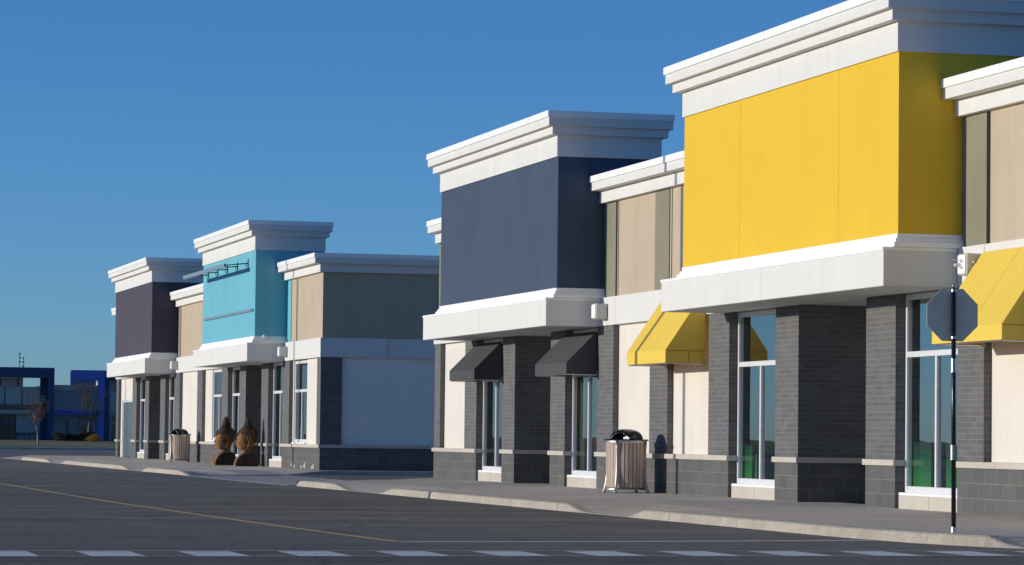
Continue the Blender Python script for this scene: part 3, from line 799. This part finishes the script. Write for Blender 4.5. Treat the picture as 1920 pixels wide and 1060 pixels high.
# ------------------------------------------------------------------ stone head statues
def ico(mb, c, r, sub=1):
    bm = bmesh.new(); bmesh.ops.create_icosphere(bm, subdivisions=sub, radius=1)
    vs = [(c[0] + v.co.x * r[0], c[1] + v.co.y * r[1], c[2] + v.co.z * r[2]) for v in bm.verts]
    fs = [tuple(v.index for v in f.verts) for f in bm.faces]; bm.free(); mb.add(vs, fs)
def statue(x, y, label, yaw, s=1.0):
    """faces -X before yaw; origin at base centre"""
    t = thing('stone_head_statue', label, 'statue', (x, y, 0), 'stone head statues by the entrance')
    def P(fx, sy, z):     # forward, side, up -> world
        ca, sa = math.cos(yaw), math.sin(yaw)
        lx, ly = -fx * s, sy * s
        return (x + lx * ca - ly * sa, y + lx * sa + ly * ca, z * s)
    # bust: rounded shoulder block, cut flat on both sides
    prof = [(.37, 0), (.375, .08), (.355, .18), (.31, .27), (.24, .345), (.16, .40), (.08, .43), (-.08, .455), (-.20, .455), (-.29, .42), (-.345, .34), (-.37, .22), (-.375, 0)]
    mb = MB(); vs = []; n = len(prof); cuts = [(-.27, .93), (-.255, .985), (-.2, 1.0), (0, 1.02), (.2, 1.0), (.255, .985), (.27, .93)]
    for sy, k in cuts: vs += [P(fx * k, sy, z * k) for fx, z in prof]
    fs = [tuple(range(n)), tuple(range((len(cuts) - 1) * n, len(cuts) * n))]
    for j in range(len(cuts) - 1): fs += [(j * n + i, j * n + (i + 1) % n, (j + 1) * n + (i + 1) % n, (j + 1) * n + i) for i in range(n)]
    body = mb.add(vs, fs)
    # neck + head as one loft of rings (front, back, half width, z, centre)
    rings = [(.13, -.20, .15, .40), (.11, -.17, .135, .47), (.11, -.16, .13, .52), (.17, -.16, .14, .535), (.245, -.17, .155, .56), (.275, -.20, .185, .61), (.285, -.23, .21, .67), (.29, -.27, .225, .74), (.285, -.30, .235, .82), (.275, -.315, .24, .90), (.275, -.325, .24, .98), (.265, -.33, .24, 1.05), (.24, -.325, .235, 1.12), (.19, -.30, .215, 1.19), (.12, -.23, .16, 1.24), (.03, -.13, .08, 1.265)]
    fine = []
    for i in range(44):
        z = rings[0][3] + (rings[-1][3] - rings[0][3]) * i / 43
        k = max(q for q in range(len(rings) - 1) if rings[q][3] <= z + 1e-9); u = (z - rings[k][3]) / (rings[k + 1][3] - rings[k][3])
        p0, p1, p2, p3 = rings[max(k - 1, 0)], rings[k], rings[k + 1], rings[min(k + 2, len(rings) - 1)]
        fine.append(tuple(.5 * (2 * p1[q] + (p2[q] - p0[q]) * u + (2 * p0[q] - 5 * p1[q] + 4 * p2[q] - p3[q]) * u * u + (3 * p1[q] - p0[q] - 3 * p2[q] + p3[q]) * u ** 3) for q in range(3)) + (z,))
    rings = fine
    nr = 56; vs = []
    for f, b, w, z in rings:
        c0 = (f + b) / 2; a = (f - b) / 2
        for k in range(nr):
            th = 2 * math.pi * k / nr
            cx, sx = math.cos(th), math.sin(th)
            e = .88
            fx = c0 + a * math.copysign(abs(cx) ** e, cx); sy = w * math.copysign(abs(sx) ** e, sx)
            d = 0
            if cx > 0:
                g = lambda u, v, su, sv: math.exp(-((sy - u) / su) ** 2 - ((z - v) / sv) ** 2)
                d += .075 * g(0, .78, .05, .045) + .05 * g(0, .86, .036, .06) + .025 * g(0, .95, .10, .03)      # nose, bridge, brow
                d += .045 * g(0, .700, .07, .020) + .038 * g(0, .662, .06, .016) - .022 * g(0, .730, .06, .014)    # lips
                d += .035 * g(0, .585, .06, .03)                                                                  # chin
                for q in (-1, 1): d += -.028 * g(q * .095, .885, .05, .022) + .022 * g(q * .095, .868, .045, .016) + .018 * g(q * .12, .76, .06, .06) + .012 * g(q * .1, .935, .07, .018)
            jt = .006 * math.sin(17 * z + 3 * th) * math.sin(11 * th + 5) + random.uniform(-.0035, .0035)
            vs.append(P(fx + d + jt * cx, sy + jt * sx, z))
    m = len(rings); o = len(body.v)
    body.add(vs, [(i * nr + k, i * nr + (k + 1) % nr, (i + 1) * nr + (k + 1) % nr, (i + 1) * nr + k) for i in range(m - 1) for k in range(nr)] + [tuple(range((m - 1) * nr, m * nr))])
    ob = body.build('bust', M['terracotta'], t, smooth=True)
    try:
        e = ob.modifiers.new('es', 'EDGE_SPLIT'); e.split_angle = math.radians(50)
    except Exception: pass
    # thin plates over the flat shoulder sides, their shade put into the colour
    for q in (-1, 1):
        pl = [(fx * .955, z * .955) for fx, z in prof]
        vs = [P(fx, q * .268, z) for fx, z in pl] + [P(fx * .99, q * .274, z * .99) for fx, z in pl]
        MB().add(vs, [tuple(range(n)), tuple(range(2 * n - 1, n - 1, -1))] + [(i, (i + 1) % n, (i + 1) % n + n, i + n) for i in range(n)]).build('shade_plate', M['statue_shade'], t)
    # ears with long lobes
    for q in (-1, 1):
        mb = MB()
        pts = [(-.02, .98), (-.055, 1.0), (-.09, .98), (-.10, .92), (-.085, .84), (-.065, .74), (-.05, .64), (-.04, .57)]
        mb.tube([P(fx, q * (.243 - max(0, (.8 - z)) * .12), z) for fx, z in pts], [.022, .028, .03, .03, .028, .032, .036, .024], 8)
        mb.tube([P(fx, q * .238, z) for fx, z in ((-.02, .98), (-.015, .92), (-.03, .86), (-.06, .82))], [.02, .02, .018, .015], 8)
        mb.build('ear', M['terracotta'], t, smooth=True)
    # hair cap: curls over the skull and a tiered pointed topknot
    mb = MB()
    for iz in range(9):
        z = .80 + iz * .052
        for k in range(26):
            th = 2 * math.pi * (k + .5 * (iz % 2)) / 26
            zz = min(1.255, z)
            for i in range(m - 1):
                if rings[i][3] <= zz <= rings[i + 1][3]:
                    u = (zz - rings[i][3]) / (rings[i + 1][3] - rings[i][3]); f, b, w = [rings[i][q] * (1 - u) + rings[i + 1][q] * u for q in range(3)]
            c0 = (f + b) / 2; a = (f - b) / 2; fx = c0 + a * math.cos(th); sy = w * math.sin(th)
            lim = 1.03 - .0 * abs(sy)
            if (fx > .02 and z < lim - .03 * (1 - abs(sy) / .24)) or (fx > -.07 and z < .99): continue
            ico(mb, P(fx, sy, zz), (.030 * s, .030 * s, .030 * s), 2)
    for r, z, nn in ((.15, 1.245, 14), (.14, 1.285, 13), (.125, 1.325, 12), (.105, 1.365, 10), (.085, 1.405, 8), (.062, 1.44, 6)):
        for k in range(nn):
            th = 2 * math.pi * (k + .5 * (nn % 2)) / nn; ico(mb, P(-.05 + r * math.cos(th), r * math.sin(th), z), (.032 * s,) * 3)
    prof2 = [(.15, 1.22), (.155, 1.30), (.135, 1.35), (.145, 1.40), (.115, 1.45), (.122, 1.49), (.09, 1.53), (.085, 1.57), (.045, 1.60), (.02, 1.635)]
    c = P(-.05, 0, 0); mb.lathe([(r * s, z * s) for r, z in prof2], (c[0], c[1]), 16)
    mb.build('hair', M['statue_hair'], t, smooth=True)
    return t
statue(17.76, 106.15, 'weathered terracotta head statue with pointed topknot, left one of the pair by the entrance', math.radians(4), 1.0)
statue(17.95, 102.95, 'weathered terracotta head statue with pointed topknot, right one of the pair by the brick pier', math.radians(-3), 1.005)

# ------------------------------------------------------------------ stop sign seen from behind
sx, sy = 14.437, 34.75
st = thing('stop_sign', 'black street pole with a bare grey octagonal sign seen from behind at the kerb', 'road sign', (sx, sy, 0))
MB().tube([(sx + .012, sy, .05), (sx, sy, 2.86)], .0275, 14).build('pole', M['blackmetal'], st, smooth=True)
MB().tube([(sx + .012, sy, 0), (sx + .012, sy, .06)], [.034, .031], 14).build('pole_foot', M['galv'], st)
for z0, z1, r in ((1.88, 2.02, .031), (.855, 1.005, .031), (2.815, 2.845, .033), (2.262, 2.292, .033)):
    mb = MB().tube([(sx, sy, z0), (sx, sy, z1)], r, 14)
    if z1 - z0 > .1: mb.tube([(sx, sy, z0 - .012), (sx, sy, z0)], r + .002, 14).tube([(sx, sy, z1), (sx, sy, z1 + .012)], r + .002, 14)
    mb.build('steel_band', M['steel'], st)
bp = MB(); ico(bp, (sx, sy, 2.885), (.024, .024, .022), 2); bp.build('pole_cap', M['steel'], st, smooth=True)
mb = MB(); R = .32 / math.cos(math.pi / 8); vs = []
for yo in (0, .006):
    for k in range(8):
        a = math.pi / 8 + k * math.pi / 4; vs.append((sx + R * math.cos(a), sy + .036 + yo, 2.545 + .965 * R * math.sin(a)))
mb.add(vs, [tuple(range(8)), tuple(range(15, 7, -1))] + [(i, i + 8, (i + 1) % 8 + 8, (i + 1) % 8) for i in range(8)])
pn = mb.build('sign_panel', M['signback'], st)
mb = MB(); vs = []
for yo in (.0065, .008):
    for k in range(8):
        a = math.pi / 8 + k * math.pi / 4; vs.append((sx + (R - .006) * math.cos(a), sy + .036 + yo, 2.545 + .965 * (R - .006) * math.sin(a)))
mb.add(vs, [tuple(range(8)), tuple(range(15, 7, -1))] + [(i, i + 8, (i + 1) % 8 + 8, (i + 1) % 8) for i in range(8)])
mb.build('sign_face', M['red'], pn)

# ------------------------------------------------------------------ far buildings
M['fnavy'] = plain('navy_metal_cladding', (.032, .062, .17), .5, 0, .06, .6)
M['fblue'] = plain('cobalt_blue_cladding', (.11, .18, .60), .5, 0, .06, .6)
M['fgrey'] = stucco('pale_grey_cladding', (.48, .49, .48), .06, .05)
M['flight'] = stucco('light_grey_cladding', (.66, .65, .62), .06, .05)
M['fglass'] = plain('blue_green_curtain_glass', (.30, .44, .46), .12, 0, .1, .3, .8)
M['fdark'] = plain('dark_storefront_glass', (.03, .04, .05), .1, 0, .2, .8, .8)
zb = .25
F1 = thing('distant_store', 'distant two-storey store with a dark navy portal frame and glass front', 'store', (22, 280, zb))
MB().box(8, 31.6, 279, 281.5, 5.78, 6.66).box(31.1, 31.6, 279, 281.5, zb, 5.78).build('portal_frame', M['fnavy'], F1)
MB().box(30.6, 31.099, 280.6, 281.4, zb, 5.779).build('portal_return', M['fnavy'], F1)
MB().box(8, 29.1, 281.2, 296, 5.02, 5.77).build('panel_wall', M['flight'], F1)
MB().box(8, 30.6, 281.0, 296, 3.42, 5.0).build('glass_front', M['fglass'], F1)
MB().box(8, 30.6, 280.6, 296, 2.95, 3.41).build('dark_band', M['fdark'], F1)
MB().box(8, 30.6, 280.5, 296, 2.6, 2.94).build('sign_band', M['fgrey'], F1)
MB().box(8, 28.5, 281.1, 296, zb, 2.59).build('shop_window', M['fdark'], F1)
MB().box(28.55, 30.6, 281.0, 296, .95, 2.59).box(28.55, 30.6, 281.4, 296, zb, .949).build('stucco_wall', M['fgrey'], F1)
mb = MB()
for x in [9.5 + 1.5 * k for k in range(14)]: mb.box(x - .04, x + .04, 280.94, 281.0, 3.42, 5.0).box(x - .4, x - .32, 281.13, 281.2, 5.02, 5.77)
for x in [9.3 + .62 * k for k in range(31)]: mb.box(x - .025, x + .025, 281.04, 281.1, zb, 2.59)
mb.box(8, 28.5, 281.03, 281.1, 1.75, 1.83)
mb.build('mullion', M['fnavy'], F1)
mb = MB()
for x in [28.7 + .5 * k for k in range(4)]: mb.box(x, x + .05, 280.8, 280.86, zb, .95)
mb.box(28.55, 30.5, 280.79, 280.87, .9, .96)
mb.build('railing', M['fnavy'], F1)
for k, z in enumerate((3.6, 3.85, 4.1)): MB().box(30.75, 31.02, 280.5, 280.59, z, z + .1).build('wall_plate', M['flight'], F1)
F2 = thing('distant_store', 'distant grey store with a bright cobalt blue portal frame and low side wing', 'store', (36, 280, zb))
MB().box(31.62, 36.62, 282, 298, 4.73, 5.22).build('parapet', M['flight'], F2)
MB().box(31.62, 36.62, 282.1, 298, 2.96, 4.729).build('wing_wall', M['fgrey'], F2)
MB().box(31.62, 35.55, 281.6, 282.1, 2.57, 2.959).build('ledge', M['fblue'], F2)
MB().box(31.62, 36.62, 282.15, 298, zb, 2.569).build('lower_wall', M['fgrey'], F2)
MB().box(33.16, 36.13, 280, 280.6, 5.62, 6.52).box(35.58, 36.13, 280, 280.6, zb, 5.62).box(33.16, 33.45, 280, 280.6, 5.2, 5.62).build('portal_frame', M['fblue'], F2)
MB().box(36.131, 36.6, 280.3, 281, zb, 6.5).box(36.6, 52, 280.8, 281.6, 5.6, 6.5).build('portal_return', M['fnavy'], F2)
MB().box(33.5, 35.57, 281.7, 281.95, 5.22, 5.7).box(36.6, 52, 281.8, 297, 4.7, 5.6).build('panel_wall', M['fgrey'], F2)
MB().box(36.6, 52, 281.7, 297, 2.9, 4.69).build('glass_front', M['fglass'], F2)
MB().box(36.6, 52, 281.6, 297, 2.5, 2.89).build('sign_band', M['fgrey'], F2)
MB().box(36.6, 52, 281.9, 297, zb, 2.49).build('shop_window', M['fdark'], F2)
w = MB().box(34.22, 35.45, 282.0, 282.14, .6, 2.45).build('window', M['fdark'], F2)
MB().box(35.38, 35.52, 281.9, 281.99, .4, 2.5).box(34.2, 35.38, 281.9, 281.99, 1.85, 1.95).box(34.2, 34.26, 281.9, 281.99, .6, 1.85).build('frame', M['flight'], w)
MB().box(33.15, 33.27, 282.0, 282.14, .9, 2.2).build('downpipe', M['fdark'], F2)
mb = MB()
for x in (36.9, 37.6, 38.3): mb.box(x, x + .06, 281.6, 281.69, 2.9, 4.69).box(x, x + .08, 281.8, 281.89, zb, 2.49)
mb.box(36.6, 39, 281.8, 281.88, 1.9, 2.0)
mb.build('mullion', M['flight'], F2)
for x, zt, lab in ((28.9, 8.0, 'taller thin mast on the roof of the distant navy framed store'), (29.22, 7.62, 'shorter thin mast on the roof of the distant navy framed store')):
    a = thing('roof_mast', lab, 'mast', (x, 282.5, 5.77), 'thin masts on the distant roof')
    MB().tube([(x, 282.5, 5.77), (x, 282.5, zt - .1)], .03, 6).build('pole', M['fdark'], a)
    mb = MB()
    for z in (zt - .12, zt - .5, zt - .85): mb.box(x - .09, x + .09, 282.44, 282.56, z, z + .11)
    mb.build('lamp_head', M['fdark'], a)

# ------------------------------------------------------------------ trees, bush, hedge
def bare_tree(x, y, z, h, spread, label, seed):
    rnd = random.Random(seed)
    t = thing('bare_tree', label, 'tree', (x, y, z), 'small bare trees on the far lawn')
    tr = MB(); tw = MB()
    def branch(p, d, L, r, lev):
        pts = [p]; q = p.copy(); dd = d.copy()
        k = 5
        for i in range(k):
            dd = (dd + Vector((rnd.uniform(-.18, .18), rnd.uniform(-.18, .18), rnd.uniform(-.02, .14)))).normalized()
            q = q + dd * L / k; pts.append(q.copy())
        (tr if lev < 1 else tw).tube(pts, [r * (1 - .14 * i) for i in range(k + 1)], 6 if lev < 2 else 4)
        if lev < 4:
            n = (9, 5, 4, 3)[lev]
            for i in range(n):
                u = (.36 if lev == 0 else .25) + (.62 if lev == 0 else .7) * (i + rnd.random()) / n
                b = pts[min(k, int(u * k))].lerp(pts[min(k, int(u * k) + 1)], (u * k) % 1)
                az = rnd.uniform(0, 2 * math.pi); el = rnd.uniform(.35, .95)
                nd = (Vector((math.cos(az) * math.cos(el) * spread, math.sin(az) * math.cos(el) * spread, math.sin(el))) + d * .35).normalized()
                branch(b, nd, L * rnd.uniform(.42, .62), r * (.5 if lev == 0 else .62), lev + 1)
    branch(Vector((x, y, z)), Vector((.02, 0, 1)), h * .8, .07, 0)
    tr.build('trunk', M['bark'], t, smooth=True); tw.build('branches', M['twig'], t)
bare_tree(24.42, 225, .05, 3.0, 1.0, 'small bare pale-trunked tree in front of the navy framed store', 3)
bare_tree(34.2, 275, .28, 3.9, 1.0, 'small bare tree behind the golden ornamental grass clump', 8)
M['gold'] = plain('golden_dry_grass', (.68, .43, .10), .9, 0, .3, 3)
M['hedge'] = plain('dark_hedge_leaves', (.035, .045, .03), .9, 0, .4, 5)
bt = thing('ornamental_grass', 'golden dry ornamental grass clump beside the second bare tree', 'grass clump', (34.0, 270, .27))
mb = MB(); rnd = random.Random(5)
for k in range(900):
    a = rnd.uniform(0, 6.283); r = rnd.random() ** .5 * .72; hgt = rnd.uniform(.35, .75) * (1.15 - r)
    bxx, byy = 34.0 + r * .5 * math.cos(a), 270 + r * .5 * math.sin(a); ex, ey = 34.0 + r * 1.25 * math.cos(a), 270 + r * 1.25 * math.sin(a)
    w = .02; mb.add([(bxx - w, byy, .25), (bxx + w, byy, .25), ((bxx + ex) / 2 + w, (byy + ey) / 2, .25 + hgt * .85), (ex, ey, .25 + hgt), ((bxx + ex) / 2 - w, (byy + ey) / 2, .25 + hgt * .85)], [(0, 1, 2, 3, 4)])
mb.build('grass_blades', M['gold'], bt)
hd = MB()
for k in range(5000):
    px = rnd.uniform(31.0, 34.6); py = rnd.uniform(273.2, 275.0); top = .75 + .16 * math.sin(px * 2.1) + .08 * math.sin(px * 7)
    pz = .25 + rnd.random() ** .7 * top; s_ = rnd.uniform(.04, .09)
    n = Vector((rnd.uniform(-1, 1), rnd.uniform(-1, 1), rnd.uniform(-1, 1))).normalized(); a = n.orthogonal().normalized() * s_; b = n.cross(a)
    c = Vector((px, py, pz)); hd.add([c - a, c - b * .5, c + a, c + b * .5], [(0, 1, 2, 3)])
hd = hd.build('hedge', M['hedge'])
tag(hd, 'dark clipped hedge along the wall of the distant grey store', 'hedge')

# ------------------------------------------------------------------ lamp posts out in the parking lot (their shadows cross the facades)
SUN = Vector((-1, .16, .15)).normalized()
def lamp_post(ysh, x, label, h=11.0):
    y = ysh + .16 * (18.5 - x)
    t = thing('street_lamp', label, 'street lamp', (x, y, ZG), 'tall lamp posts standing in the parking lot')
    MB().tube([(x, y, ZG + .6), (x, y, h)], [.085, .06], 12).build('pole', M['blackmetal'], t, smooth=True)
    MB().lathe([(0, ZG), (.24, ZG), (.24, ZG + .62), (0, ZG + .62)], (x, y), 20).build('pole_foot', M['kerb'], t)
    MB().tube([(x, y, h - .05), (x, y - .5, h + .1), (x, y - 1.0, h + .12)], .03, 8).build('arm', M['blackmetal'], t)
    MB().box(x - .15, x + .15, y - 1.6, y - .95, h + .05, h + .2).build('lamp_head', M['blackmetal'], t)
lamp_post(58.18, 3.0, 'black lamp post whose shadow falls beside the nearer litter bin')
lamp_post(97.6, 4.0, 'black lamp post whose shadow falls on the corner of the farther building')
lamp_post(137.3, 6.0, 'black lamp post whose shadow falls beside the far steel door')

# ------------------------------------------------------------------ light, sky, camera
w = bpy.data.worlds.new('World'); S.world = w; w.use_nodes = True
nt = w.node_tree; bg = nt.nodes['Background']
sky = nt.nodes.new('ShaderNodeTexSky'); sky.sky_type = 'NISHITA'; sky.sun_disc = False
sky.sun_elevation = math.asin(SUN.z); sky.sun_rotation = math.atan2(SUN.x, SUN.y) % (2 * math.pi)
sky.air_density = .67; sky.dust_density = .2; sky.ozone_density = 5.4; sky.altitude = 0
nt.links.new(sky.outputs[0], bg.inputs[0]); bg.inputs[1].default_value = .147
ld = bpy.data.lights.new('sun', 'SUN'); ld.energy = 3.35; ld.angle = math.radians(.5); ld.color = (1, .925, .80)
lo = bpy.data.objects.new('sun', ld); COL.objects.link(lo); lo.rotation_euler = (-SUN).to_track_quat('-Z', 'Y').to_euler(); lo.location = (-40, 60, 60)

cd = bpy.data.cameras.new('camera'); co = bpy.data.objects.new('camera', cd); COL.objects.link(co)
f, yaw, pitch, roll = 5956.1, 0.255411, 0.0486683, 0.0114402
cd.sensor_width = 36; cd.lens = 36 * f / 1920; cd.clip_start = .5; cd.clip_end = 9000
z = Vector((0, 0, 1)); fh = Vector((math.sin(yaw), math.cos(yaw), 0)); rh = Vector((math.cos(yaw), -math.sin(yaw), 0))
fw = math.cos(pitch) * fh + math.sin(pitch) * z; up = rh.cross(fw)
r2 = math.cos(roll) * rh + math.sin(roll) * up; u2 = -math.sin(roll) * rh + math.cos(roll) * up
m = Matrix((r2, u2, -fw)).transposed().to_4x4(); m.translation = Vector((0, 0, 1.05)); co.matrix_world = m
S.camera = co
S.view_settings.view_transform = 'Standard'; S.view_settings.look = 'None'; S.view_settings.exposure = 0; S.view_settings.gamma = 1
